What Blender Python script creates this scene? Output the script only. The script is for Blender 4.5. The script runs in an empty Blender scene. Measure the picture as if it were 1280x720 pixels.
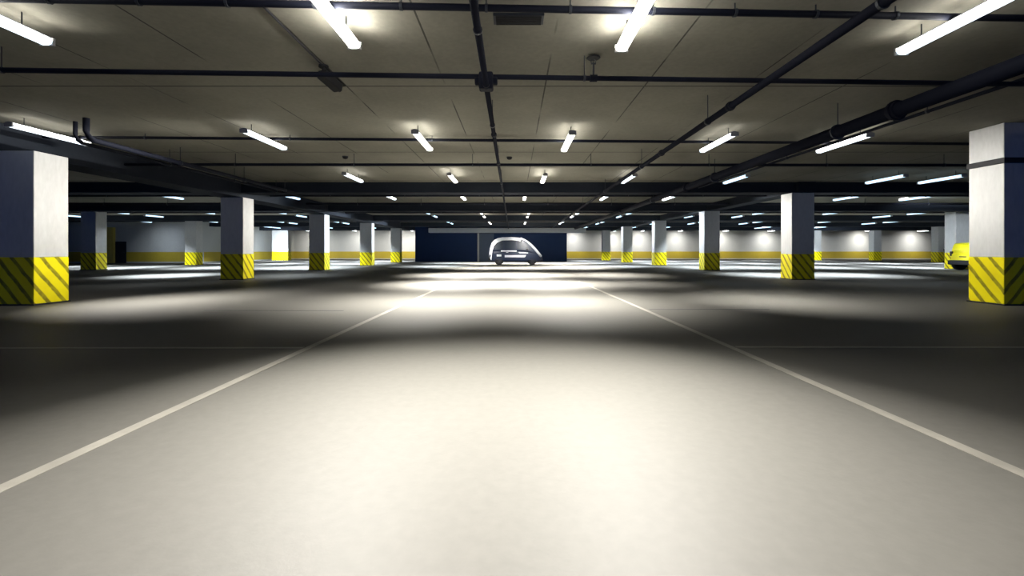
import bpy, bmesh, math, random
from mathutils import Vector, Matrix
random.seed(7)
S = bpy.context.scene
COL = S.collection
PI = math.pi

# ------------------------------------------------------------------ helpers
def link(name, bm, mat, parent=None, loc=(0, 0, 0), rotz=0.0, smooth=False):
    me = bpy.data.meshes.new(name)
    bmesh.ops.recalc_face_normals(bm, faces=bm.faces)
    bm.to_mesh(me); bm.free()
    for m in (mat if isinstance(mat, (list, tuple)) else [mat]):
        me.materials.append(m)
    if smooth:
        for p in me.polygons:
            p.use_smooth = True
    o = bpy.data.objects.new(name, me)
    COL.objects.link(o)
    o.location = loc
    o.rotation_euler = (0, 0, rotz)
    if parent:
        o.parent = parent
    return o

def thing(name, label, cat, loc=(0, 0, 0), rotz=0.0, group=None):
    o = bpy.data.objects.new(name, None)
    COL.objects.link(o)
    o.empty_display_size = 0.2
    o.location = loc
    o.rotation_euler = (0, 0, rotz)
    o['label'] = label
    o['category'] = cat
    if group:
        o['group'] = group
    return o

def tag(o, label, cat, group=None):
    o['label'] = label
    o['category'] = cat
    if group:
        o['group'] = group
    return o

def struct(o, label, cat):
    o['kind'] = 'structure'
    o['label'] = label
    o['category'] = cat
    return o

def add_box(bm, x0, x1, y0, y1, z0, z1, bevel=0.0, mi=0):
    vs = [bm.verts.new((x, y, z)) for z in (z0, z1) for y in (y0, y1) for x in (x0, x1)]
    q = [(0, 1, 3, 2), (4, 6, 7, 5), (0, 4, 5, 1), (2, 3, 7, 6), (0, 2, 6, 4), (1, 5, 7, 3)]
    fs = [bm.faces.new([vs[i] for i in f]) for f in q]
    for f in fs:
        f.material_index = mi
    if bevel > 0:
        es = list({e for f in fs for e in f.edges})
        bmesh.ops.bevel(bm, geom=es, offset=bevel, segments=2, profile=0.5, affect='EDGES')

def box(x0, x1, y0, y1, z0, z1, bevel=0.0):
    bm = bmesh.new()
    add_box(bm, x0, x1, y0, y1, z0, z1, bevel)
    return bm

def add_tube(bm, pts, r, n=12):
    pts = [Vector(p) for p in pts]
    rings = []
    for i, p in enumerate(pts):
        if i == 0:
            d = pts[1] - pts[0]
        elif i == len(pts) - 1:
            d = pts[-1] - pts[-2]
        else:
            d = (pts[i + 1] - p).normalized() + (p - pts[i - 1]).normalized()
        d.normalize()
        up = Vector((0, 0, 1)) if abs(d.z) < 0.9 else Vector((1, 0, 0))
        a = d.cross(up).normalized()
        b = d.cross(a).normalized()
        rings.append([bm.verts.new(p + r * (math.cos(2 * PI * k / n) * a + math.sin(2 * PI * k / n) * b)) for k in range(n)])
    for i in range(len(rings) - 1):
        for k in range(n):
            bm.faces.new((rings[i][k], rings[i][(k + 1) % n], rings[i + 1][(k + 1) % n], rings[i + 1][k]))
    bm.faces.new(rings[0][::-1])
    bm.faces.new(rings[-1])

def tube(pts, r, n=12):
    bm = bmesh.new()
    add_tube(bm, pts, r, n)
    return bm

def add_lathe(bm, prof, n=24, axis='z', center=(0, 0, 0)):
    """prof: list of (radius, height) revolved about an axis."""
    c = Vector(center)
    rings = []
    for r, h in prof:
        ring = []
        for k in range(n):
            a = 2 * PI * k / n
            u, v = r * math.cos(a), r * math.sin(a)
            if axis == 'z':
                p = (u, v, h)
            elif axis == 'y':
                p = (u, h, v)
            else:
                p = (h, u, v)
            ring.append(bm.verts.new(c + Vector(p)))
        rings.append(ring)
    for i in range(len(rings) - 1):
        for k in range(n):
            bm.faces.new((rings[i][k], rings[i][(k + 1) % n], rings[i + 1][(k + 1) % n], rings[i + 1][k]))
    bm.faces.new(rings[0][::-1])
    bm.faces.new(rings[-1])

def add_prism(bm, poly, y0, y1):
    """poly of (x,z) extruded along y"""
    a = [bm.verts.new((x, y0, z)) for x, z in poly]
    b = [bm.verts.new((x, y1, z)) for x, z in poly]
    bm.faces.new(a)
    bm.faces.new(b[::-1])
    n = len(poly)
    for i in range(n):
        bm.faces.new((a[i], a[(i + 1) % n], b[(i + 1) % n], b[i]))

# ------------------------------------------------------------------ materials
def mat(name, col, rough=0.6, metal=0.0, spec=0.3, coat=0.0):
    m = bpy.data.materials.new(name)
    m.use_nodes = True
    b = m.node_tree.nodes['Principled BSDF']
    b.inputs['Base Color'].default_value = (*col, 1)
    b.inputs['Roughness'].default_value = rough
    b.inputs['Metallic'].default_value = metal
    b.inputs['Specular IOR Level'].default_value = spec
    b.inputs['Coat Weight'].default_value = coat
    return m

def nd(nt, typ, **kw):
    n = nt.nodes.new(typ)
    for k, v in kw.items():
        setattr(n, k, v)
    return n

def math_node(nt, op, a, b=None):
    n = nd(nt, 'ShaderNodeMath', operation=op)
    for i, v in enumerate((a, b)):
        if v is None:
            continue
        if isinstance(v, (int, float)):
            n.inputs[i].default_value = v
        else:
            nt.links.new(v, n.inputs[i])
    return n.outputs[0]

def mix_rgb(nt, fac, a, b, mode='MIX'):
    n = nd(nt, 'ShaderNodeMix', data_type='RGBA', blend_type=mode)
    for sock, v in ((n.inputs[0], fac), (n.inputs[6], a), (n.inputs[7], b)):
        if isinstance(v, (int, float)):
            sock.default_value = v
        elif isinstance(v, tuple):
            sock.default_value = (*v, 1)
        else:
            nt.links.new(v, sock)
    return n.outputs[2]

def noise(nt, vec, scale, detail=4, rough=0.55):
    n = nd(nt, 'ShaderNodeTexNoise')
    n.inputs['Scale'].default_value = scale
    n.inputs['Detail'].default_value = detail
    n.inputs['Roughness'].default_value = rough
    if vec is not None:
        nt.links.new(vec, n.inputs['Vector'])
    return n.outputs[0]

def ramp(nt, fac, p0, p1):
    n = nd(nt, 'ShaderNodeMapRange')
    n.inputs[1].default_value = p0
    n.inputs[2].default_value = p1
    n.clamp = True
    nt.links.new(fac, n.inputs[0])
    return n.outputs[0]

def concrete(name, col_a, col_b, rough=0.6, spec=0.3, scale=0.5, stretch=(1, 1, 1), bump=0.05):
    m = mat(name, col_a, rough, 0, spec)
    nt = m.node_tree
    b = nt.nodes['Principled BSDF']
    tc = nd(nt, 'ShaderNodeTexCoord')
    mp = nd(nt, 'ShaderNodeMapping')
    mp.inputs['Scale'].default_value = stretch
    nt.links.new(tc.outputs['Object'], mp.inputs[0])
    big = ramp(nt, noise(nt, mp.outputs[0], scale, 5), 0.35, 0.65)
    fine = ramp(nt, noise(nt, mp.outputs[0], 14, 4), 0.3, 0.7)
    c = mix_rgb(nt, big, col_a, col_b)
    f = mix_rgb(nt, fine, (0.93, 0.93, 0.93), (1.05, 1.05, 1.05))
    c = mix_rgb(nt, 1.0, c, f, 'MULTIPLY')
    nt.links.new(c, b.inputs['Base Color'])
    bp = nd(nt, 'ShaderNodeBump')
    bp.inputs['Strength'].default_value = bump
    bp.inputs['Distance'].default_value = 0.02
    nt.links.new(noise(nt, mp.outputs[0], 40, 3), bp.inputs['Height'])
    nt.links.new(bp.outputs[0], b.inputs['Normal'])
    return m, c, tc

def line_mask(nt, coord, period, offset, half):
    """1 on thin lines repeated along a coordinate"""
    t = math_node(nt, 'SUBTRACT', coord, offset)
    t = math_node(nt, 'DIVIDE', t, period)
    t = math_node(nt, 'FRACT', math_node(nt, 'ADD', t, 100.5))
    t = math_node(nt, 'ABSOLUTE', math_node(nt, 'SUBTRACT', t, 0.5))
    return math_node(nt, 'LESS_THAN', t, half / period)

M = {}
M['floor'], _, _ = concrete('polished_floor_concrete', (0.062, 0.0597, 0.0535), (0.0595, 0.0573, 0.0513), 0.55, 0.12, 0.35, (1, 1, 1), 0.03)
M['ceil'], cc, tcc = concrete('ceiling_concrete', (0.265, 0.253, 0.210), (0.21, 0.20, 0.166), 0.85, 0.1, 0.45, (1, 1, 1), 0.08)
nt = M['ceil'].node_tree
sep = nd(nt, 'ShaderNodeSeparateXYZ')
nt.links.new(tcc.outputs['Object'], sep.inputs[0])
l1 = line_mask(nt, sep.outputs[0], 1.68, 2.2, 0.012)
l2 = line_mask(nt, sep.outputs[1], 5.0, 7.45, 0.02)
nmask = ramp(nt, noise(nt, tcc.outputs['Object'], 0.6, 2), 0.42, 0.55)
lm = math_node(nt, 'MAXIMUM', math_node(nt, 'MULTIPLY', l1, nmask), l2)
cj = mix_rgb(nt, math_node(nt, 'MULTIPLY', lm, 0.75), cc, (0.02, 0.02, 0.02))
nt.links.new(cj, nt.nodes['Principled BSDF'].inputs['Base Color'])
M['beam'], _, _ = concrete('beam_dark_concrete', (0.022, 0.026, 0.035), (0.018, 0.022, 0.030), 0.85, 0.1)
M['white'], _, _ = concrete('white_column_paint', (0.54, 0.54, 0.525), (0.49, 0.49, 0.48), 0.6, 0.2, 0.8, (1, 1, 0.3), 0.03)
M['wallpaint'], _, _ = concrete('white_wall_paint', (0.55, 0.56, 0.54), (0.45, 0.46, 0.46), 0.7, 0.2, 0.25, (1, 1, 0.6), 0.03)
M['wallyellow'], _, _ = concrete('wall_yellow_paint', (0.55, 0.42, 0.05), (0.42, 0.33, 0.04), 0.6, 0.2, 0.3, (1, 1, 0.6), 0.02)
M['navywall'], _, _ = concrete('navy_wall_paint', (0.006, 0.021, 0.075), (0.005, 0.018, 0.064), 0.6, 0.2, 0.3)
M['navypanel'], _, _ = concrete('slate_door_paint', (0.06, 0.085, 0.14), (0.05, 0.075, 0.12), 0.5, 0.3, 0.3)
M['line'], _, _ = concrete('worn_floor_line_paint', (0.15, 0.142, 0.122), (0.11, 0.104, 0.09), 0.5, 0.3, 3.0)
M['line_pale'] = M['line']
M['joint'] = mat('dark_joint_sealant', (0.03, 0.03, 0.035), 0.8)
M['plinth'] = mat('dark_plinth', (0.02, 0.02, 0.022), 0.7)
M['pipe'] = mat('dark_painted_pipe', (0.008, 0.0095, 0.018), 0.7, 0.0, 0.15)
M['steel'] = mat('dark_steel', (0.05, 0.055, 0.065), 0.5, 0.6)
M['conduit'] = mat('conduit_black', (0.02, 0.02, 0.025), 0.55)
M['housing'] = mat('lamp_housing_grey', (0.22, 0.23, 0.24), 0.5, 0.0, 0.3)
M['endcap'] = mat('lamp_end_cap', (0.3, 0.3, 0.3), 0.5)

def stripes(name, sy, sx=1.0):
    m = mat(name, (0.85, 0.72, 0.01), 0.55, 0, 0.25)
    nt = m.node_tree
    b = nt.nodes['Principled BSDF']
    tc = nd(nt, 'ShaderNodeTexCoord')
    sp = nd(nt, 'ShaderNodeSeparateXYZ')
    nt.links.new(tc.outputs['Object'], sp.inputs[0])
    y = math_node(nt, 'MULTIPLY', sp.outputs[1], sy)
    t = math_node(nt, 'ADD', math_node(nt, 'MULTIPLY', sp.outputs[0], 1.25 * sx), math_node(nt, 'MULTIPLY', y, 1.25))
    t = math_node(nt, 'ADD', t, sp.outputs[2])
    wob = math_node(nt, 'MULTIPLY', noise(nt, tc.outputs['Object'], 3.0, 3), 0.10)
    t = math_node(nt, 'ADD', t, wob)
    t = math_node(nt, 'FRACT', math_node(nt, 'ADD', math_node(nt, 'DIVIDE', t, 0.40), 50.0))
    tri = math_node(nt, 'ABSOLUTE', math_node(nt, 'SUBTRACT', t, 0.5))
    mask = ramp(nt, tri, 0.19, 0.12)
    wear = ramp(nt, noise(nt, tc.outputs['Object'], 6, 4), 0.25, 0.6)
    mask = math_node(nt, 'MULTIPLY', mask, math_node(nt, 'ADD', math_node(nt, 'MULTIPLY', wear, 0.3), 0.50))
    yel = mix_rgb(nt, ramp(nt, noise(nt, tc.outputs['Object'], 2.0, 4), 0.4, 0.7), (0.88, 0.76, 0.004), (0.80, 0.66, 0.004))
    c = mix_rgb(nt, mask, yel, (0.045, 0.034, 0.012))
    nt.links.new(c, b.inputs['Base Color'])
    return m
M['stripeL'] = stripes('hazard_stripe_paint_left', 1.0)
M['stripeR'] = stripes('hazard_stripe_paint_right', -1.0)
M['stripeN'] = stripes('hazard_stripe_paint_near', -1.0, -1.0)

def emis(name, col, strength):
    m = bpy.data.materials.new(name)
    m.use_nodes = True
    nt = m.node_tree
    nt.nodes.clear()
    e = nd(nt, 'ShaderNodeEmission')
    e.inputs[0].default_value = (*col, 1)
    e.inputs[1].default_value = strength
    o = nd(nt, 'ShaderNodeOutputMaterial')
    nt.links.new(e.outputs[0], o.inputs[0])
    return m
M['glow_warm'] = emis('lamp_diffuser_neutral', (0.82, 0.92, 1.0), 2.4)
M['glow_bright'] = emis('lamp_diffuser_bright', (1.0, 0.97, 0.90), 5.0)
M['glow_near'] = emis('lamp_diffuser_near', (1.0, 0.97, 0.90), 6.0)
M['glow_near_side'] = emis('lamp_diffuser_near_side', (0.75, 0.88, 1.0), 3.5)
M['halo_near'] = emis('lamp_halo_boost_near', (1.0, 0.97, 0.90), 105.0)  # boosted upper diffuser faces, added to brighten the ceiling around the lamps
M['halo_mid'] = emis('lamp_halo_boost_mid', (1.0, 0.97, 0.90), 32.0)
M['halo_dim'] = emis('lamp_halo_boost_dim', (1.0, 0.98, 0.93), 14.0)
M['glow_cool'] = emis('lamp_diffuser_cool', (0.55, 0.78, 1.0), 2.2)

# ------------------------------------------------------------------ dimensions
H = 1.2                       # camera height
SLAB = H + 2.78               # ceiling soffit
BEAM_B = H + 2.36             # underside of transverse beams
XL, XR, YB, YF = -60.0, 60.0, -14.0, 60.0
ROWS = [9.57, 18.0, 26.4, 34.8, 43.3, 51.8]

# ------------------------------------------------------------------ setting
struct(link('floor', box(XL, XR, YB, YF + 0.3, -0.3, 0.0), M['floor']),
       'pale concrete car park floor', 'floor')
struct(link('ceiling', box(XL, XR, YB, YF + 0.3, SLAB, SLAB + 0.35), M['ceil']),
       'bare concrete ceiling slab with formwork joints', 'ceiling')
BAND = 1.05
def wall(name, x0, x1, y0, y1, label, face):
    w = link(name, box(x0, x1, y0, y1, 0, SLAB), M['wallpaint'])
    struct(w, label, 'wall')
    t = 0.012
    if face == '-y':
        bm = box(x0, x1, y0 - t, y0 - 0.001, 0.12, BAND)
        bk = box(x0, x1, y0 - 0.02, y0 - 0.001, 0.0, 0.12)
    elif face == '+x':
        bm = box(x1 + 0.001, x1 + t, y0, y1, 0.12, BAND)
        bk = box(x1 + 0.001, x1 + 0.02, y0, y1, 0.0, 0.12)
    else:
        bm = box(x0 - t, x0 - 0.001, y0, y1, 0.12, BAND)
        bk = box(x0 - 0.02, x0 - 0.001, y0, y1, 0.0, 0.12)
    b = link('painted_band', bm, M['wallyellow'], w)
    b['label'] = 'yellow painted band'
    s = link('skirting_strip', bk, M['wallpaint'], w)
    return w
wall('wall_back', -30.0, XR, YF, YF + 0.3, 'white far wall with a yellow painted band along its foot', '-y')
wall('wall_back_left', XL, -30.0, 42.2, 42.5, 'nearer white wall with yellow band behind the left bays', '-y')
wall('wall_return', -30.3, -30.0, 42.5, YF, 'short white return wall between the stepped back walls', '+x')
wall('wall_left', XL - 0.3, XL, YB, 42.5, 'white side wall with yellow band at far left', '+x')
wall('wall_right', XR, XR + 0.3, YB, YF + 0.3, 'white side wall with yellow band at far right', '-x')

# dark blue core wall behind the van
core = struct(link('wall_core', box(-10.6, 5.6, 47.0, 52.0, 0, SLAB - 0.02), M['navywall']),
              'dark navy blue wall block behind the parked van', 'wall')
bm = bmesh.new()
add_box(bm, -3.75, -2.2, 46.93, 46.999, 0.0, 3.0)
d1 = link('door_1', bm, M['navypanel'])
struct(d1, 'slate blue steel door in the dark navy wall beside the van', 'door')
link('door_frame', box(-3.95, -3.75, 46.9, 46.999, 0.0, 3.04), M['wallpaint'], d1)
link('door_handle', tube([(-2.35, 46.90, 1.0), (-2.35, 46.86, 1.0), (-2.5, 46.86, 1.0)], 0.02, 8), M['steel'], d1)
# pale soffit duct box above the core
tr = struct(link('trim_1', box(-9.0, 7.5, 46.0, 46.88, 3.06, 3.56, 0.05), mat('pale_soffit', (0.62, 0.66, 0.69), 0.6)),
            'pale service duct running along the top of the navy wall', 'duct')

# dark doorway with a yellow pier in the nearer left wall
d2 = struct(link('door_2', box(-38.2, -37.2, 42.12, 42.199, 0.0, 2.05), mat('dark_door', (0.02, 0.022, 0.03), 0.5)),
            'dark doorway in the nearer white wall at the left', 'door')
link('door_handle', tube([(-37.3, 42.10, 1.0), (-37.3, 42.06, 1.0), (-37.45, 42.06, 1.0)], 0.02, 8), M['steel'], d2)
tag(link('wall_pier', box(-39.0, -38.25, 41.9, 42.198, 0.0, 3.4, 0.01), mat('pier_yellow', (0.62, 0.50, 0.12), 0.6)),
    'pale yellow pier on the white wall beside the dark doorway', 'pier')

# ------------------------------------------------------------------ floor markings
def strip(name, p0, p1, w, label, m, z=0.003):
    p0, p1 = Vector(p0), Vector(p1)
    d = (p1 - p0)
    L = d.length
    ang = math.atan2(d.y, d.x)
    o = link(name, box(0, L, -w / 2, w / 2, 0.0, z), m, None, (p0.x, p0.y, 0.0), ang)
    tag(o, label, 'floor marking')
    return o
strip('lane_line', (-2.61, 0.6), (-2.36, 17.0), 0.088, 'long white lane line on the floor, running from bottom left towards the van', M['line'])
strip('lane_line', (2.76, 0.6), (2.50, 17.0), 0.088, 'long white lane line on the floor, running from bottom right towards the van', M['line'])
strip('bay_line', (-2.60, 5.42), (-24.0, 5.30), 0.075, 'thin white cross line on the floor, left of the lane', M['line'])
strip('bay_line', (2.75, 5.46), (24.0, 5.36), 0.075, 'thin white cross line on the floor, right of the lane', M['line'])
strip('floor_joint', (-3.4, 8.75), (-6.2, 8.8), 0.05, 'short dark floor joint in the concrete, left of the lane', M['joint'], 0.002)
strip('floor_joint', (2.75, 8.95), (5.2, 8.98), 0.06, 'short dark floor joint in the concrete, right of the lane', M['joint'], 0.002)

# ------------------------------------------------------------------ columns
CW, CD = 0.92, 0.74
def column(xin, y, top, side, label, w=CW, d=CD, collar=False):
    """xin: x of the face looking at the central lane; side -1 left, +1 right"""
    cx = xin + side * w / 2
    t = thing('concrete_column', label, 'column', (cx, y + d / 2, 0), 0, 'yellow-footed concrete columns')
    link('shaft', box(-w / 2, w / 2, -d / 2, d / 2, BAND, top, 0.012), M['white'], t)
    e = 0.006
    hb = link('hazard_base', box(-w / 2 - e, w / 2 + e, -d / 2 - e, d / 2 + e, 0.03, BAND, 0.012),
              M['stripeL'] if side < 0 else M['stripeN'] if collar else M['stripeR'], t)
    hb['label'] = 'yellow base painted with dark diagonal hazard stripes'
    link('plinth', box(-w / 2 - 0.03, w / 2 + 0.03, -d / 2 - 0.03, d / 2 + 0.03, 0.0, 0.03, 0.005), M['plinth'], t)
    if collar:
        c = link('collar', box(-w / 2 - 0.03, w / 2 + 0.03, -d / 2 - 0.03, d / 2 + 0.03, H + 1.90, H + 2.02, 0.006), M['plinth'], t)
        c['label'] = 'dark band around the column near its top'
    return t
ordw = ['nearest', 'second', 'third', 'fourth', 'fifth', 'sixth']
LB = H + 2.17
for i, (xi) in enumerate([-10.45, -11.1, -11.4, -11.3, -11.25]):
    if i == 0:
        lab = 'large white column with yellow striped base, nearest in the left row'
    else:
        lab = 'white column with yellow striped base, %s from the front in the left row' % ordw[i]
    column(xi, ROWS[i], LB, -1, lab)
for i, (xi) in enumerate([10.65, 11.35, 11.4, 11.1, 10.7, 10.4]):
    if i == 0:
        lab = 'large white column with yellow striped base and dark collar, nearest in the right row'
    else:
        lab = 'white column with yellow striped base, %s from the front in the right row' % ordw[i]
    column(xi, ROWS[i], SLAB if i == 0 else BEAM_B, 1, lab, collar=(i == 0))
column(-25.6, 26.9, SLAB, -1, 'white column with yellow striped base standing just right of the nearest left column')
column(-25.6, 35.4, SLAB, -1, 'slim white column standing just left of the second column of the left row')
column(-26.7, 51.9, BEAM_B, -1, 'brightly lit white column with yellow base, between second and third left row columns', w=1.9)
column(28.0, 27.9, SLAB, 1, 'white column standing right behind the yellow car')
column(42.0, 43.6, SLAB, 1, 'slim grey column beside the dark upright bin')
column(42.4, 51.9, BEAM_B, 1, 'distant white column alone before the wall between second right column and yellow car')
column(35.3, 51.9, BEAM_B, 1, 'distant white column seen just right of the second column of the right row')

# ------------------------------------------------------------------ beams
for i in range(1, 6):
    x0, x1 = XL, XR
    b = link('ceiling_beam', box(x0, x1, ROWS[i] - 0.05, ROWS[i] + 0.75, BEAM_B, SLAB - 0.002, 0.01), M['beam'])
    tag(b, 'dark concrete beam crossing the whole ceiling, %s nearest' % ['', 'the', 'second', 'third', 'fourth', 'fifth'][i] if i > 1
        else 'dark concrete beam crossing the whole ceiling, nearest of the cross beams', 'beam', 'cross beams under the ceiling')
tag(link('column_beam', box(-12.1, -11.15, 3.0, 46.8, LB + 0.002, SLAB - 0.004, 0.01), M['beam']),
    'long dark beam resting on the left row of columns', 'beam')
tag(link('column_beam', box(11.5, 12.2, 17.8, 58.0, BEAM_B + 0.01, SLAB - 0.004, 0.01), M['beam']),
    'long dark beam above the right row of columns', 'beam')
# ------------------------------------------------------------------ pipes
def pipe(name, p0, p1, r, label, hang_t=(), couple_t=(), cat='pipe', group=None, m='pipe', n=12):
    p0, p1 = Vector(p0), Vector(p1)
    t = thing(name, label, cat, p0, 0, group)
    link('tube', tube([(0, 0, 0), p1 - p0], r, n), M[m], t, smooth=True)
    d = (p1 - p0).normalized()
    for q in hang_t:
        c = (p1 - p0) * q
        h = bmesh.new()
        add_tube(h, [(c.x, c.y, r * 0.9), (c.x, c.y, SLAB - p0.z)], 0.008, 6)
        add_tube(h, [c - d * 0.015, c + d * 0.015], r * 1.25, n)
        link('hanger', h, M['steel'], t)
    for q in couple_t:
        c = (p1 - p0) * q
        h = bmesh.new()
        add_tube(h, [c - d * 0.07, c + d * 0.07], r * 1.22, n)
        add_tube(h, [c - d * 0.02, c + d * 0.02], r * 1.42, n)
        link('coupling', h, M['pipe'], t, smooth=False)
    return t

def xpipe(dc, z, r, label, tilt=0.035, half=22.0, step=2.3, off=0.0):
    p0 = (-half, dc - half * tilt, H + z)
    p1 = (half, dc + half * tilt, H + z)
    hs, x = [], -half + 1.0 + off
    while x < half:
        hs.append((x + half) / (2 * half))
        x += step
    return pipe('sprinkler_pipe', p0, p1, r, label, hs, (), 'pipe', 'sprinkler pipes crossing the ceiling')
xpipe(4.86, 2.672, 0.038, 'dark sprinkler pipe crossing the ceiling over the nearest lamps', step=0.93, off=0.6, half=14)
sprinkler_line = xpipe(6.25, 2.46, 0.036, 'dark sprinkler pipe crossing the ceiling below the upright sprinkler head', half=16, step=8.0, off=0.0)
xpipe(10.75, 2.685, 0.036, 'dark sprinkler pipe crossing the ceiling over the second row of lamps', 0.03, half=20, step=3.4)
xpipe(12.65, 2.46, 0.042, 'dark sprinkler pipe crossing the ceiling just before the nearest dark beam', 0.004, half=26, step=3.4)
xpipe(20.1, 2.5, 0.05, 'dark sprinkler pipe crossing the ceiling just behind the nearest dark beam', 0.0, half=40, step=3.4)
xpipe(23.6, 2.5, 0.06, 'dark sprinkler pipe crossing the ceiling between the two nearest dark beams', 0.0, half=40, step=3.4)
xpipe(29.0, 2.5, 0.06, 'thin far sprinkler pipe crossing just behind the second dark beam', 0.0, half=50, step=3.4)
xpipe(37.5, 2.5, 0.07, 'thin far sprinkler pipe crossing just behind the third dark beam', 0.0, half=50, step=5)

pipe('service_pipe', (-0.37, 2.0, H + 2.32), (-0.62, 45.8, H + 2.27), 0.04,
     'dark straight service pipe running along the middle of the ceiling', (0.06, 0.14, 0.22, 0.30, 0.42, 0.6, 0.8), (0.0955, 0.155, 0.225, 0.31), 'pipe')
pipe('service_pipe', (3.42, 2.0, H + 2.31), (3.72, 44.0, H + 2.28), 0.052,
     'dark service pipe right of the middle, running away under the ceiling', (0.05, 0.14, 0.24, 0.36, 0.5, 0.7, 0.9), (0.12, 0.20, 0.3), 'pipe')
pipe('drain_pipe', (6.10, 1.5, H + 2.24), (6.10, 44.0, H + 2.20), 0.115,
     'thick dark drain pipe running away under the right side of the ceiling', (0.06, 0.16, 0.28, 0.42, 0.6, 0.8), (0.13, 0.33, 0.55), 'pipe', n=18)
pipe('service_pipe', (7.55, 1.5, H + 2.52), (7.4, 17.7, H + 2.52), 0.032,
     'thin dark pipe beside the thick drain pipe at right', (0.15, 0.4, 0.65, 0.9), (), 'pipe')
def bend_pipe(x, y0, y1, z, r, label):
    t = thing('service_pipe', label, 'pipe', (x, y0, z))
    link('tube', tube([(0, 0, SLAB - z), (0, 0, 0.16), (0, 0.05, 0.05), (0, 0.16, 0), (0, y1 - y0, 0)], r, 12), M['pipe'], t, smooth=True)
    for q in (2.6, 5.4, 8.0):
        h = bmesh.new()
        add_tube(h, [(0, q, r * 0.9), (0, q, SLAB - z)], 0.008, 6)
        add_tube(h, [(0, q - 0.015, 0), (0, q + 0.015, 0)], r * 1.25, 12)
        link('hanger', h, M['steel'], t)
bend_pipe(-9.0, 9.25, 17.9, H + 2.355, 0.06, 'thicker dark pipe of the pair beside the left row of columns')
bend_pipe(-9.48, 9.5, 17.9, H + 2.355, 0.042, 'thinner dark pipe of the pair beside the left row of columns')
# cross fitting where the middle pipe meets the sprinkler pipe; upright sprinkler head: both are parts of that pipe
o0 = sprinkler_line.location
bm = bmesh.new()
add_box(bm, -0.10, 0.10, -0.09, 0.09, -0.19, 0.05, 0.025)
fit = link('cross_fitting', bm, M['pipe'], sprinkler_line, Vector((-0.40, 6.236, H + 2.46)) - o0)
for sx in (-1, 1):
    bm = bmesh.new()
    add_lathe(bm, [(0.05, sx * 0.08), (0.06, sx * 0.10), (0.06, sx * 0.15), (0.045, sx * 0.16)], 14, 'x', (0, 0, -0.06))
    link('flange', bm, M['pipe'], fit)
sp = link('sprinkler_head', tube([(0, 0, 0.0), (0, 0, 0.23)], 0.014, 8), M['steel'], sprinkler_line, Vector((1.13, 6.29, H + 2.46)) - o0)
bm = bmesh.new()
add_tube(bm, [(-0.03, 0, 0.21), (-0.035, 0, 0.25), (0, 0, 0.28)], 0.006, 6)
add_tube(bm, [(0.03, 0, 0.21), (0.035, 0, 0.25), (0, 0, 0.28)], 0.006, 6)
add_tube(bm, [(-0.035, 0, 0.21), (0.035, 0, 0.21)], 0.012, 6)
link('head_frame', bm, M['steel'], sp)
bm = bmesh.new()
add_lathe(bm, [(0.02, 0.275), (0.085, 0.28), (0.10, 0.292), (0.03, 0.298)], 18)
link('deflector', bm, M['plinth'], sp)
link('pipe_boss', tube([(-0.05, 0, 0), (0.05, 0, 0)], 0.05, 12), M['pipe'], sp)

# surveillance camera on its conduit
tag(link('conduit', tube([(-2.80, 1.5, SLAB - 0.02), (-2.86, 6.50, SLAB - 0.02)], 0.013, 8), M['conduit']),
    'thin dark conduit on the ceiling leading to the surveillance camera', 'conduit')
sc_ = thing('surveillance_camera', 'dark bullet surveillance camera hanging at the end of the conduit', 'camera', (-2.87, 6.62, SLAB))
bm = bmesh.new()
add_lathe(bm, [(0.07, -0.03), (0.07, 0.0)], 18)
link('mount_plate', bm, M['plinth'], sc_)
link('bracket', tube([(0, 0, -0.02), (0.0, 0.0, -0.08), (0.02, 0.02, -0.14)], 0.024, 10), M['plinth'], sc_)
body = link('body', box(-0.08, 0.08, -0.19, 0.19, -0.065, 0.065, 0.02), M['plinth'], sc_, (0.05, 0.12, -0.19))
body.rotation_euler = (math.radians(-16), 0, math.radians(-20))
bm = bmesh.new()
add_lathe(bm, [(0.035, 0.19), (0.04, 0.22), (0.03, 0.22)], 16, 'y')
link('lens', bm, M['steel'], body)
link('sun_hood', box(-0.095, 0.095, -0.17, 0.24, 0.067, 0.077, 0.003), M['plinth'], body)

# flat vent plate and small detectors on the ceiling
v = thing('ceiling_vent', 'flat dark vent plate on the ceiling beside the middle pipe, at the top', 'vent', (0.05, 5.25, SLAB))
bm = bmesh.new()
add_box(bm, -0.30, 0.30, -0.11, 0.11, -0.035, 0.0, 0.008)
link('plate', bm, M['steel'], v)
bm = bmesh.new()
for k in range(6):
    add_box(bm, -0.27, 0.27, -0.085 + k * 0.034 - 0.006, -0.085 + k * 0.034 + 0.006, -0.046, -0.036)
link('louvre', bm, M['plinth'], v)
def detector(x, y, label):
    t = thing('smoke_detector', label, 'detector', (x, y, SLAB), 0, 'round ceiling detectors')
    bm = bmesh.new()
    add_lathe(bm, [(0.085, 0.0), (0.085, -0.03)], 20)
    link('mount_ring', bm, M['steel'], t)
    bm = bmesh.new()
    add_lathe(bm, [(0.075, -0.03), (0.07, -0.06), (0.03, -0.08)], 20)
    link('sensor_dome', bm, M['plinth'], t)
detector(-0.15, 13.1, 'small dark round detector on the ceiling right beside the middle pipe')
detector(-5.0, 13.0, 'small dark round detector on the ceiling left of the second lamp row')

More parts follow.
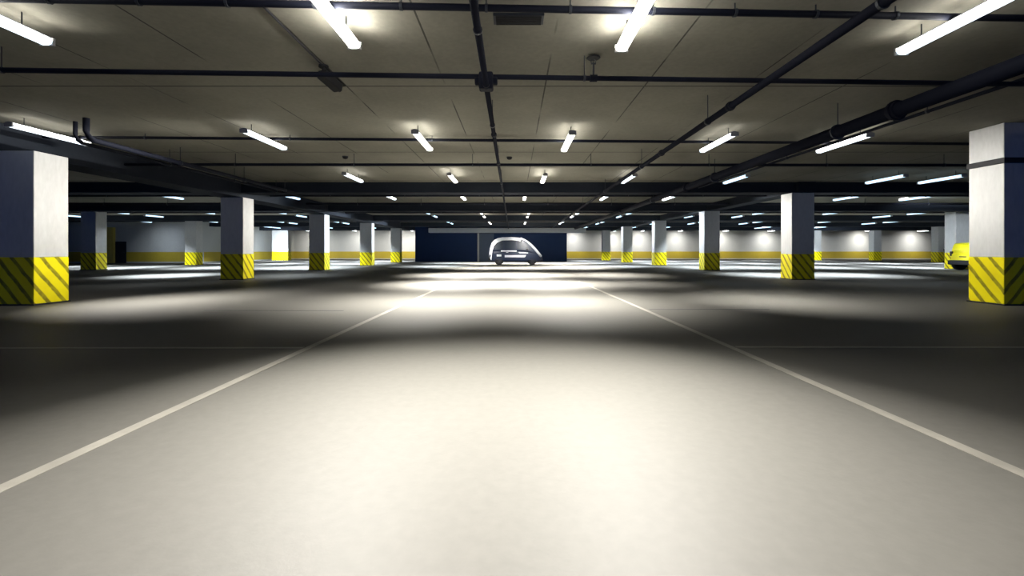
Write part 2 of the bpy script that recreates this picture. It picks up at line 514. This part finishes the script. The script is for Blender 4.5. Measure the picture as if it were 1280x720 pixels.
# ------------------------------------------------------------------ lamps
LZ = H + 2.52                # underside of the diffuser
LL = 1.63
def lamp_meshes():
    bm = bmesh.new()
    add_box(bm, -0.048, 0.048, -LL / 2 - 0.03, LL / 2 + 0.03, 0.086, 0.104, 0.004)
    out = {}
    o = link('housing', bm, M['housing'])
    # prismatic diffuser: rounded trough
    bm = bmesh.new()
    prof = [(-0.05, 0.085), (-0.08, 0.05), (-0.065, 0.015), (-0.035, 0.0), (0.035, 0.0), (0.065, 0.015), (0.08, 0.05), (0.05, 0.085)]
    add_prism(bm, prof, -LL / 2, LL / 2)
    bm.normal_update()
    bmesh.ops.recalc_face_normals(bm, faces=bm.faces)
    for f in bm.faces:
        if 0.3 < f.normal.z < 0.95:
            f.material_index = 1
    d = link('diffuser', bm, [M['glow_warm'], M['halo_dim']])
    bm = bmesh.new()
    for s in (-1,):
        add_box(bm, -0.084, 0.084, LL / 2, LL / 2 + 0.035, -0.004, 0.09, 0.006)
    e1 = link('end_cap', bm, M['endcap'])
    bm = bmesh.new()
    add_box(bm, -0.084, 0.084, -LL / 2 - 0.035, -LL / 2, -0.004, 0.09, 0.006)
    e2 = link('end_cap', bm, M['endcap'])
    s1 = link('suspension_rod', tube([(0, -0.55, 0.10), (0, -0.55, SLAB - LZ)], 0.008, 6), M['steel'])
    s2 = link('suspension_rod', tube([(0, 0.55, 0.10), (0, 0.55, SLAB - LZ)], 0.008, 6), M['steel'])
    return [o, d, e1, e2, s1, s2]
PARTS = lamp_meshes()
cool_mesh = PARTS[1].data.copy()
cool_mesh.materials[0] = M['glow_cool']
cool_mesh.materials[1] = M['glow_cool']
bright_mesh = PARTS[1].data.copy()
bright_mesh.materials[0] = M['glow_bright']
bright_mesh.materials[1] = M['halo_mid']
DIFF = {0: PARTS[1].data, 1: cool_mesh, 2: bright_mesh}
for k_, m_ in ((3, 'glow_near'), (4, 'glow_near_side')):
    DIFF[k_] = PARTS[1].data.copy()
    DIFF[k_].materials[0] = M[m_]
    DIFF[k_].materials[1] = M['halo_near'] if k_ == 3 else M['halo_mid']
first = [True]
def lamp(x, y, label, power, spread, kind, aim=None):
    t = thing('ceiling_lamp', label, 'ceiling lamp', (x, y, LZ), 0, 'glowing tube lamps under the ceiling')
    for p in PARTS:
        if first[0]:
            o = p
        else:
            o = p.copy()
            COL.objects.link(o)
        if p is PARTS[1]:
            o.data = DIFF[kind]
        o.parent = t
    first[0] = False
    if power > 0:  # added area light; output and beam shaped per lamp to brighten chosen spots
        ld = bpy.data.lights.new('lamp_light', 'AREA')
        ld.shape = 'RECTANGLE'
        ld.size = 0.12
        ld.size_y = LL - 0.05
        ld.energy = power * (2.07 if aim is None or aim[2] == 0 else 1.0)
        ld.spread = math.radians(spread)
        ld.color = (0.80, 0.90, 1.0) if kind == 1 else (1.0, 0.965, 0.90)
        lo = bpy.data.objects.new('lamp_light', ld)
        COL.objects.link(lo)
        lo.parent = t
        off = Vector((0, 0, -0.008))
        if aim:
            d = Vector(aim) - Vector((x, y, LZ))
            # keep the tube axis of the light along the lamp as far as the aim allows
            z = -d.normalized()
            yv = Vector((0, 1, 0)) - z * z.y
            yv.normalize()
            xv = yv.cross(z)
            lo.rotation_euler = Matrix((xv, yv, z)).transposed().to_euler()
            if abs(d.x) > 2.0:
                ld.size = 0.06
                off = Vector((math.copysign(0.12, d.x), 0, 0.035))
            elif abs(yv.z) > 0.1:
                off = Vector((0, 0, -0.008 - abs(yv.z) * LL / 2))
        lo.location = off

WARM = (1.0, 0.95, 0.86)
NEUT = (0.95, 0.97, 1.0)
# (x, power, spread, cool, aim): aim is the point an added light is steered at to brighten it, None = straight down
ROWDEF = [
    (4.73, [(-5.75, 0, 70, 4), (-2.0, 200, 95, 3, (-0.3, 2.6, 0)), (1.36, 200, 95, 3, (0.2, 2.6, 0)), (5.0, 0, 70, 4)], 'nearest row'),
    (10.4, [(-10.3, 185, 70, 0, (-8.0, 10.6, 0), -0.35), (-5.8, 70, 72, 0, (-10.5, 9.95, 1.9)), (-2.15, 400, 95, 2), (1.27, 400, 95, 2), (4.85, 200, 78, 0, (6.4, 10.9, 0)), (7.9, 65, 90, 0, (10.65, 9.95, 1.7))], 'second row'),
    (15.7, [(-13.0, 4, 70, 1), (-5.7, 8, 70, 0), (-2.2, 680, 80, 2), (1.05, 680, 80, 2), (4.1, 60, 70, 0), (8.0, 4, 70, 1), (13.4, 4, 70, 1), (15.4, 4, 70, 1)], 'third row'),
    (21.4, [(-16.5, 440, 72, 1), (-10.75, 60, 85, 1), (-6.0, 140, 62, 0, (-11.1, 18.4, 1.9)), (-2.5, 700, 85, 2), (0.5, 700, 85, 2), (4.4, 300, 85, 0), (7.6, 175, 70, 0, (11.35, 18.4, 1.9)), (12.7, 420, 80, 1), (16.3, 420, 80, 1), (19.7, 420, 80, 1, (26.6, 25.0, 0.8))], 'fourth row'),
]
FAR = [-33, -27, -21, -16, -13.5, -6.0, -2.3, 1.0, 4.4, 8.0, 13.3, 17, 22, 28, 34]
for k, (yy, wd) in enumerate([(30.3, 'fifth row'), (33.3, 'sixth row'), (39.5, 'seventh row'), (42.0, 'eighth row'),
                              (48.5, 'ninth row'), (50.2, 'tenth row'), (57.9, 'eleventh row')]):
    ls = []
    for x in FAR + ([40, 47, 54] if yy in (30.3, 39.5, 57.9) else []):  # outermost lanes added to light the dark right end
        if yy > 46 and -10.9 < x < 6:
            continue
        if yy > 41 and x < -29.5:
            continue
        c = 2 if abs(x) < 3 else 0 if abs(x) < 5 else 1
        pw = 500 if abs(x) < 5 else 430
        if (k % 2) and abs(x) > 9:
            pw = 230
        aim = None
        if yy == 57.9:
            pw, aim = 115, (x, YF, 0.4)
            c = 0
        elif yy == 39.5 and x < -25:
            pw, aim = 32, (x, 42.2, 0.6)
        elif x in (-6.0, 8.0) and k in (0, 2, 4):
            cy = {0: 26.8, 2: 35.2, 4: 43.7}[k]
            pw, aim = (330 if x < 0 else 220), (math.copysign(11.4 if k < 2 else 11.1, x), cy, 1.9)
        elif yy == 48.5 and x in (28, 34):
            pw, aim = 260, (42.4 if x == 34 else 35.3, 52.2, 1.7)
        elif yy == 48.5 and x == -27:
            pw, aim = 230, (-27.3, 51.9, 1.4)
        elif yy == 33.3 and abs(x) < 3:
            pw, aim = 75, (x - 0.4, 36.4, 1.0)
        ls.append((x, pw, 70 if aim and abs(x) < 9 and yy < 57 else 155 if aim and yy > 57 else 120 if aim else 90, c, aim))
    ROWDEF.append((yy, ls, wd))
ORD = ['first', 'second', 'third', 'fourth', 'fifth', 'sixth', 'seventh', 'eighth', 'ninth', 'tenth', 'eleventh', 'twelfth', 'thirteenth', 'fourteenth', 'fifteenth', 'sixteenth', 'seventeenth', 'eighteenth']
for yy, ls, wd in ROWDEF:
    n = len(ls)
    for i, (x, p, sp_, c, *aim) in enumerate(ls):
        pos = 'leftmost' if i == 0 else 'rightmost' if i == n - 1 else ORD[i] + ' from the left'
        lab = 'white tube lamp under the ceiling, %s in the %s of lamps' % (pos, wd)
        lamp(x, yy + 0.025 * max(-14.0, min(8.0, x)) + (aim[1] if len(aim) > 1 else 0.0), lab, p, sp_, c, aim[0] if aim else None)

# ------------------------------------------------------------------ vehicles
def glass_mat(name, col):
    return mat(name, col, 0.3, 0, 0.25)
M['tyre'] = mat('tyre_rubber', (0.012, 0.012, 0.014), 0.8)
M['rim'] = mat('wheel_alloy', (0.35, 0.36, 0.38), 0.35, 0.8)
M['rim_dark'] = mat('wheel_dark', (0.03, 0.03, 0.035), 0.45, 0.3)
M['glass'] = glass_mat('tinted_car_glass', (0.012, 0.018, 0.03))
M['trim'] = mat('black_plastic_trim', (0.015, 0.015, 0.018), 0.6)
M['silver'] = mat('silver_car_trim', (0.62, 0.65, 0.70), 0.35, 0.35)
M['navycar'] = mat('navy_car_paint', (0.008, 0.014, 0.034), 0.4, 0.0, 0.3, 0.15)
M['car_highlight'] = mat('car_highlight_paint', (0.78, 0.82, 0.87), 0.35, 0.0, 0.5, 0.5)  # pale colour carries the lamp light on the dark van's roof line
M['yellowcar'] = mat('yellow_car_paint', (0.80, 0.70, 0.01), 0.35, 0.0, 0.5, 0.5)
M['headlight'] = mat('headlight_lens', (0.75, 0.77, 0.8), 0.15, 0, 0.6)
M['taillight'] = mat('taillight_lens', (0.55, 0.02, 0.02), 0.2, 0, 0.6)

def lerp_prof(prof, x):
    for (x0, z0), (x1, z1) in zip(prof, prof[1:]):
        if x0 <= x <= x1:
            return z0 + (z1 - z0) * (x - x0) / max(1e-6, x1 - x0)
    return prof[-1][1] if x > prof[-1][0] else prof[0][1]

def plan(x, L, W, e=0.55):
    """half width of the plan outline: rounded ends"""
    t = 1.0
    for d in (x, L - x):
        if d < e:
            u = 1 - d / e
            t = min(t, 1 - 0.22 * u * u)
    return W / 2 * t

def loft(stations, top, bottom, L, W, tumble, crown=0.02, zb0=None):
    """skin between a bottom and a top profile; sides lean in with height (tumble)"""
    bm = bmesh.new()
    rings = []
    NV = 6
    for x in stations:
        zt, zb = lerp_prof(top, x), lerp_prof(bottom, x)
        hw = plan(x, L, W)
        half = []
        for j in range(NV + 1):
            f = j / NV
            z = zb + (zt - zb) * f
            bulge = math.sin(PI * min(1, max(0, f))) * 0.02
            w = hw + bulge - tumble(z)
            half.append((w, z))
        wt, z_t = half[-1]
        half[-1] = (wt - 0.03, z_t)
        half.append((wt * 0.55, z_t + crown))
        ring = [(-w, z) for w, z in half] + [(w, z) for w, z in reversed(half)]
        rings.append([bm.verts.new((x, w, z)) for w, z in ring])
    n = len(rings[0])
    for a, b in zip(rings, rings[1:]):
        for k in range(n):
            bm.faces.new((a[k], a[(k + 1) % n], b[(k + 1) % n], b[k]))
    bm.faces.new(rings[0][::-1])
    bm.faces.new(rings[-1])
    return bm

def wheel(parent, x, y, r, w, rimmat, outward):
    bm = bmesh.new()
    add_lathe(bm, [(r * 0.62, -w / 2), (r * 0.92, -w / 2), (r, -w * 0.32), (r, w * 0.32), (r * 0.92, w / 2), (r * 0.62, w / 2)], 32, 'y')
    t = link('wheel', bm, M['tyre'], parent, (x, y, r), 0, True)
    bm = bmesh.new()
    o = outward * w * 0.42
    add_lathe(bm, [(r * 0.63, o), (r * 0.60, o + outward * 0.012), (r * 0.55, o + outward * 0.012), (r * 0.53, o - outward * 0.03), (0.02, o - outward * 0.03)], 28, 'y')
    for k in range(7):
        a = 2 * PI * k / 7
        add_tube(bm, [(0.03 * math.cos(a), o, 0.03 * math.sin(a)), (r * 0.56 * math.cos(a), o, r * 0.56 * math.sin(a))], 0.028, 6)
    add_lathe(bm, [(0.07, o - outward * 0.02), (0.06, o + outward * 0.015)], 14, 'y')
    link('rim', bm, rimmat, t)
    return t

def tumble_fn(zb, k):
    return lambda z: max(0.0, z - zb) * k

def side_panel(pts, hw_fn, out, th=0.012):
    """polygon on both flanks following the body side: pts (x,z); returns two bmeshes"""
    res = []
    for s in (-1, 1):
        bm = bmesh.new()
        a = [bm.verts.new((x, s * (hw_fn(x, z) + out), z)) for x, z in pts]
        b = [bm.verts.new((x, s * (hw_fn(x, z) + out - th), z)) for x, z in pts]
        bm.faces.new(a)
        bm.faces.new(b[::-1])
        n = len(pts)
        for i in range(n):
            bm.faces.new((a[i], a[(i + 1) % n], b[(i + 1) % n], b[i]))
        res.append(bm)
    return res

# ---- dark van / people carrier behind the lane, nose to the right
def build_mpv():
    L, W = 4.25, 1.8
    t = thing('minivan', 'dark blue minivan with lamp highlight painted along its roof, parked side-on before the navy wall', 'car', (-2.1, 37.2, 0))
    tum = tumble_fn(0.95, 0.16)
    st = [0, 0.08, 0.2, 0.4, 0.6, 0.8, 1.05, 1.3, 1.6, 1.9, 2.2, 2.5, 2.75, 3.0, 3.2, 3.4, 3.6, 3.8, 3.95, 4.08, 4.18, 4.25]
    belt = [(0, 0.86), (0.08, 1.0), (0.4, 1.05), (2.9, 1.02), (3.3, 0.98), (3.8, 0.86), (4.08, 0.72), (4.25, 0.56)]
    bot = [(0, 0.42), (0.2, 0.28), (0.5, 0.24), (3.9, 0.24), (4.25, 0.36)]
    body = link('body', loft(st, belt, bot, L, W, tum), M['navycar'], t, smooth=True)
    # cabin
    st2 = [0.05, 0.12, 0.25, 0.45, 0.7, 1.0, 1.4, 1.8, 2.2, 2.55, 2.8, 3.05, 3.2, 3.35, 3.5, 3.65, 3.8, 3.95, 4.12]
    roof = [(0.05, 1.05), (0.12, 1.35), (0.25, 1.60), (0.45, 1.78), (0.7, 1.88), (1.0, 1.93), (1.8, 1.95), (2.3, 1.93), (2.55, 1.90), (2.8, 1.81), (3.05, 1.66), (3.35, 1.44), (3.65, 1.16), (3.95, 0.82), (4.12, 0.64)]
    cab_bot = [(0.05, 0.98), (2.9, 0.98), (3.3, 0.90), (3.75, 0.72), (4.12, 0.55)]
    link('cabin', loft(st2, roof, cab_bot, L, W - 0.02, tum), M['navycar'], t, smooth=True)
    # roof shell: lamp light on the dark roof put into pale paint
    bm = bmesh.new()
    rail = [(-0.01, 0.56), (0.03, 0.95), (0.08, 1.25), (0.2, 1.60), (0.42, 1.83), (0.7, 1.95), (1.05, 2.01), (1.8, 2.03), (2.3, 1.99), (2.52, 1.94)]
    inner = [(x + 0.2 if x < 0.9 else x - (0.02 if x > 2.4 else 0), z - 0.22) for x, z in rail]
    hwf = lambda x, z: plan(x, L, W) - tum(z)
    NS = 6
    rows = []
    for (x, z) in rail:
        w = hwf(x, z) + 0.02
        rows.append([bm.verts.new((x, -w + 2 * w * k / NS, z + 0.03 * math.sin(PI * k / NS))) for k in range(NS + 1)])
    rows2 = []
    for (x, z), (xi, zi) in zip(rail, inner):
        w = hwf(xi, zi) + 0.028
        rows2.append([bm.verts.new((xi, s * w, zi)) for s in (-1, 1)])
    for i in range(len(rail) - 1):
        for k in range(NS):
            bm.faces.new((rows[i][k], rows[i][k + 1], rows[i + 1][k + 1], rows[i + 1][k]))
        bm.faces.new((rows[i][0], rows[i + 1][0], rows2[i + 1][0], rows2[i][0]))
        bm.faces.new((rows[i][-1], rows2[i][1], rows2[i + 1][1], rows[i + 1][-1]))
    r_ = link('roof', bm, M['car_highlight'], t, smooth=False)
    r_['label'] = 'roof arch with lamp highlight painted on'
    # windscreen pillars and bonnet edge in the same painted highlight
    for s in (-1, 1):
        pts = [(x, s * (hwf(x, z) + 0.0), z) for x, z in [(2.5, 1.92), (2.8, 1.82), (3.05, 1.67), (3.35, 1.45), (3.65, 1.17), (3.95, 0.83), (4.14, 0.62)]]
        p = link('windscreen_pillar', tube(pts, 0.10, 10), M['car_highlight'], t, smooth=True)
    bn = bmesh.new()
    rows = []
    for x in (3.55, 3.65, 3.75, 3.85, 3.95, 4.05, 4.13):
        z = lerp_prof(roof, x) + 0.03
        w = plan(x, L, W) - 0.03 - tum(z)
        rows.append([bn.verts.new((x, -w + 2 * w * k / 6, z + 0.03 * math.sin(PI * k / 6))) for k in range(7)])
    for a, b in zip(rows, rows[1:]):
        for k in range(6):
            bn.faces.new((a[k], a[k + 1], b[k + 1], b[k]))
    bmesh.ops.solidify(bn, geom=bn.faces[:], thickness=0.02)
    link('bonnet', bn, M['car_highlight'], t, smooth=True)
    # windows
    for pts in ([(0.45, 1.14), (0.55, 1.60), (0.85, 1.72), (1.15, 1.74), (1.15, 1.12)],
                [(1.23, 1.12), (1.23, 1.75), (2.15, 1.75), (2.15, 1.10)],
                [(2.23, 1.10), (2.23, 1.73), (2.5, 1.72), (2.85, 1.58), (3.2, 1.32), (3.4, 1.06)]):
        for bm in side_panel(pts, hwf, 0.012):
            link('side_window', bm, M['glass'], t)
    ws = bmesh.new()
    q = []
    for x, z in [(2.62, 1.885), (2.8, 1.825), (3.05, 1.68), (3.35, 1.46), (3.5, 1.32)]:
        w = hwf(x, z) - 0.1
        q.append([ws.verts.new((x, -w + 2 * w * k / 4, z + 0.02 * math.sin(PI * k / 4))) for k in range(5)])
    for a, b in zip(q, q[1:]):
        for k in range(4):
            ws.faces.new((a[k], a[k + 1], b[k + 1], b[k]))
    bmesh.ops.solidify(ws, geom=ws.faces[:], thickness=-0.015)
    link('windscreen', ws, M['glass'], t, smooth=True)
    # beltline highlight built as a pale strip, then the sill
    for bm in side_panel([(0.95, 0.98), (0.95, 1.06), (2.2, 1.06), (2.2, 0.98)], hwf, 0.03):
        link('belt_highlight', bm, M['silver'], t)
    for bm in side_panel([(2.4, 0.86), (2.4, 0.93), (3.1, 0.90), (3.1, 0.84)], hwf, 0.03):
        link('door_strip', bm, M['silver'], t)
    for bm in side_panel([(1.25, 0.56), (1.25, 0.72), (2.95, 0.72), (2.85, 0.56)], hwf, 0.035, 0.03):
        link('side_sill', bm, M['silver'], t)
    for s in (-1, 1):
        bm = bmesh.new()
        add_box(bm, 0.62, 0.98, s * 0.90 - 0.04, s * 0.90 + 0.04, 0.62, 0.76, 0.02)
        link('side_flash', bm, M['silver'], t)
        bm = bmesh.new()
        add_box(bm, 3.95, 4.2, s * 0.62 - 0.14, s * 0.62 + 0.14, 0.55, 0.68, 0.03)
        link('headlight', bm, M['headlight'], t)
        bm = bmesh.new()
        add_box(bm, 2.95, 3.12, s * 1.0 - 0.09, s * 1.0 + 0.09, 1.08, 1.22, 0.03)
        link('wing_mirror', bm, M['trim'], t)
        for x in (1.35, 2.35):
            bm = bmesh.new()
            add_box(bm, x, x + 0.18, s * 0.915 - 0.02, s * 0.915 + 0.02, 0.90, 0.94, 0.008)
            link('door_handle', bm, M['silver'], t)
        for x in (0.80, 3.42):
            wheel(t, x, s * 0.80, 0.36, 0.22, M['rim_dark'], s)
    link('front_bumper', box(4.05, 4.28, -0.78, 0.78, 0.26, 0.48, 0.05), M['trim'], t)
    link('rear_bumper', box(-0.04, 0.2, -0.78, 0.78, 0.36, 0.58, 0.05), M['trim'], t)
    return t
van = build_mpv()
van.scale = (1.04, 1.0, 1.13)
for ch in van.children:
    if ch.name.startswith('wheel'):
        ch.scale = (1 / 1.04, 1.0, 1 / 1.13)
        ch.location.z /= 1.13

# ---- yellow boxy car behind the nearest right column, tail to the left
def build_suv():
    L, W = 4.1, 1.78
    t = thing('boxy_car', 'yellow boxy car mostly hidden behind the nearest right column, black wheel showing', 'car', (26.4, 25.9, 0))
    tum = tumble_fn(1.0, 0.12)
    st = [0, 0.06, 0.16, 0.35, 0.6, 0.9, 1.2, 1.6, 2.0, 2.4, 2.8, 3.1, 3.4, 3.7, 3.9, 4.02, 4.1]
    belt = [(0, 0.95), (0.06, 1.02), (0.35, 1.05), (2.8, 1.02), (3.1, 1.0), (3.9, 0.92), (4.1, 0.75)]
    bot = [(0, 0.48), (0.3, 0.36), (3.8, 0.36), (4.1, 0.46)]
    link('body', loft(st, belt, bot, L, W, tum), M['yellowcar'], t, smooth=True)
    st2 = [0.08, 0.14, 0.22, 0.4, 0.8, 1.4, 2.0, 2.3, 2.5, 2.7, 2.9, 3.05]
    roof = [(0.08, 1.25), (0.14, 1.5), (0.22, 1.6), (0.4, 1.64), (2.0, 1.66), (2.3, 1.62), (2.5, 1.50), (2.7, 1.34), (3.05, 1.04)]
    cb = [(0.08, 0.98), (3.05, 0.96)]
    link('cabin', loft(st2, roof, cb, L, W - 0.02, tum), M['yellowcar'], t, smooth=True)
    hwf = lambda x, z: plan(x, L, W) - tum(z)
    for pts in ([(1.0, 1.14), (1.0, 1.48), (1.35, 1.50), (1.35, 1.12)], [(1.4, 1.12), (1.4, 1.50), (2.25, 1.48), (2.75, 1.10)]):
        for bm in side_panel(pts, hwf, 0.014):
            link('side_window', bm, M['glass'], t)
    bm = bmesh.new()
    ws = [(2.42, 1.57), (2.95, 1.12)]
    vs = []
    for x, z in ws:
        w = hwf(x, z) - 0.08
        vs.append([bm.verts.new((x + 0.02, -w, z)), bm.verts.new((x + 0.02, w, z))])
    bm.faces.new((vs[0][0], vs[0][1], vs[1][1], vs[1][0]))
    bmesh.ops.solidify(bm, geom=bm.faces[:], thickness=0.02)
    link('windscreen', bm, M['glass'], t)
    link('rear_bumper', box(-0.10, 0.14, -0.84, 0.84, 0.34, 0.62, 0.05), M['trim'], t)
    link('tailgate_handle', box(-0.03, 0.02, -0.2, 0.2, 0.80, 0.85, 0.01), M['trim'], t)
    link('front_bumper', box(3.85, 4.18, -0.82, 0.82, 0.34, 0.62, 0.06), M['trim'], t)
    for bm in side_panel([(0.12, 0.40), (0.14, 0.80), (0.36, 0.98), (0.95, 0.98), (1.16, 0.80), (1.22, 0.40)], hwf, 0.02, 0.03):
        a = link('wheel_arch', bm, M['trim'], t)
        a['label'] = 'black wheel arch cladding'
    for bm in side_panel([(1.38, 0.38), (1.38, 0.50), (2.75, 0.50), (2.75, 0.38)], hwf, 0.03, 0.03):
        link('side_sill', bm, M['trim'], t)
    for s in (-1, 1):
        bm = bmesh.new()
        add_box(bm, -0.01, 0.10, s * 0.72 - 0.07, s * 0.72 + 0.07, 0.86, 1.14, 0.02)
        link('rear_light', bm, M['trim'], t)
        bm = bmesh.new()
        add_box(bm, 3.9, 4.08, s * 0.6 - 0.14, s * 0.6 + 0.14, 0.68, 0.84, 0.03)
        link('headlight', bm, M['headlight'], t)
        bm = bmesh.new()
        add_box(bm, 2.45, 2.62, s * 0.98 - 0.09, s * 0.98 + 0.09, 1.04, 1.18, 0.03)
        link('wing_mirror', bm, M['trim'], t)
        for x in (0.66, 3.25):
            wheel(t, x, s * 0.84, 0.42, 0.26, M['rim_dark'], s)
    return t
build_suv()

# ---- dark upright bin by the slim grey column
b = thing('wheelie_bin', 'dark upright bin standing before the slim grey column by the yellow car', 'bin', (42.5, 43.05, 0))
bm = bmesh.new()
a0 = [(-0.24, -0.26), (0.24, -0.26), (0.24, 0.22), (-0.24, 0.22)]
lo = [bm.verts.new((x * 0.85, y * 0.85, 0.12)) for x, y in a0]
hi = [bm.verts.new((x * 1.15, y * 1.15, 1.25)) for x, y in a0]
bm.faces.new(lo[::-1]); bm.faces.new(hi)
for i in range(4):
    bm.faces.new((lo[i], lo[(i + 1) % 4], hi[(i + 1) % 4], hi[i]))
link('container', bm, M['plinth'], b)
link('bin_lid', box(-0.30, 0.30, -0.33, 0.27, 1.25, 1.33, 0.025), M['trim'], b)
for s in (-1, 1):
    link('bin_wheel', tube([(s * 0.19, 0.2, 0.12), (s * 0.25, 0.2, 0.12)], 0.12, 16), M['tyre'], b)
link('bin_foot', box(-0.18, 0.18, -0.2, -0.12, 0.0, 0.13, 0.01), M['plinth'], b)

# ------------------------------------------------------------------ world: added navy fill entering from behind, tints the column fronts
w = bpy.data.worlds.new('World')
S.world = w
w.use_nodes = True
bg = w.node_tree.nodes['Background']
bg.inputs[0].default_value = (0.02, 0.11, 0.5, 1)
bg.inputs[1].default_value = 1.2

# ------------------------------------------------------------------ camera
cd = bpy.data.cameras.new('Camera')
co = bpy.data.objects.new('Camera', cd)
COL.objects.link(co)
co.location = (0, 0, H)
co.rotation_euler = (PI / 2, 0, 0)
cd.sensor_width = 36
cd.lens = 550 / 1280 * 36
cd.shift_y = -47 / 1280
cd.shift_x = -3 / 1280
cd.clip_end = 300
S.camera = co

S.view_settings.view_transform = 'Standard'
S.view_settings.look = 'None'
S.view_settings.gamma = 1
S.view_settings.use_curve_mapping = False
S.view_settings.exposure = 0.0
S.cycles.use_denoising = True
S.cycles.max_bounces = 6
S.cycles.diffuse_bounces = 3
S.cycles.sample_clamp_indirect = 4
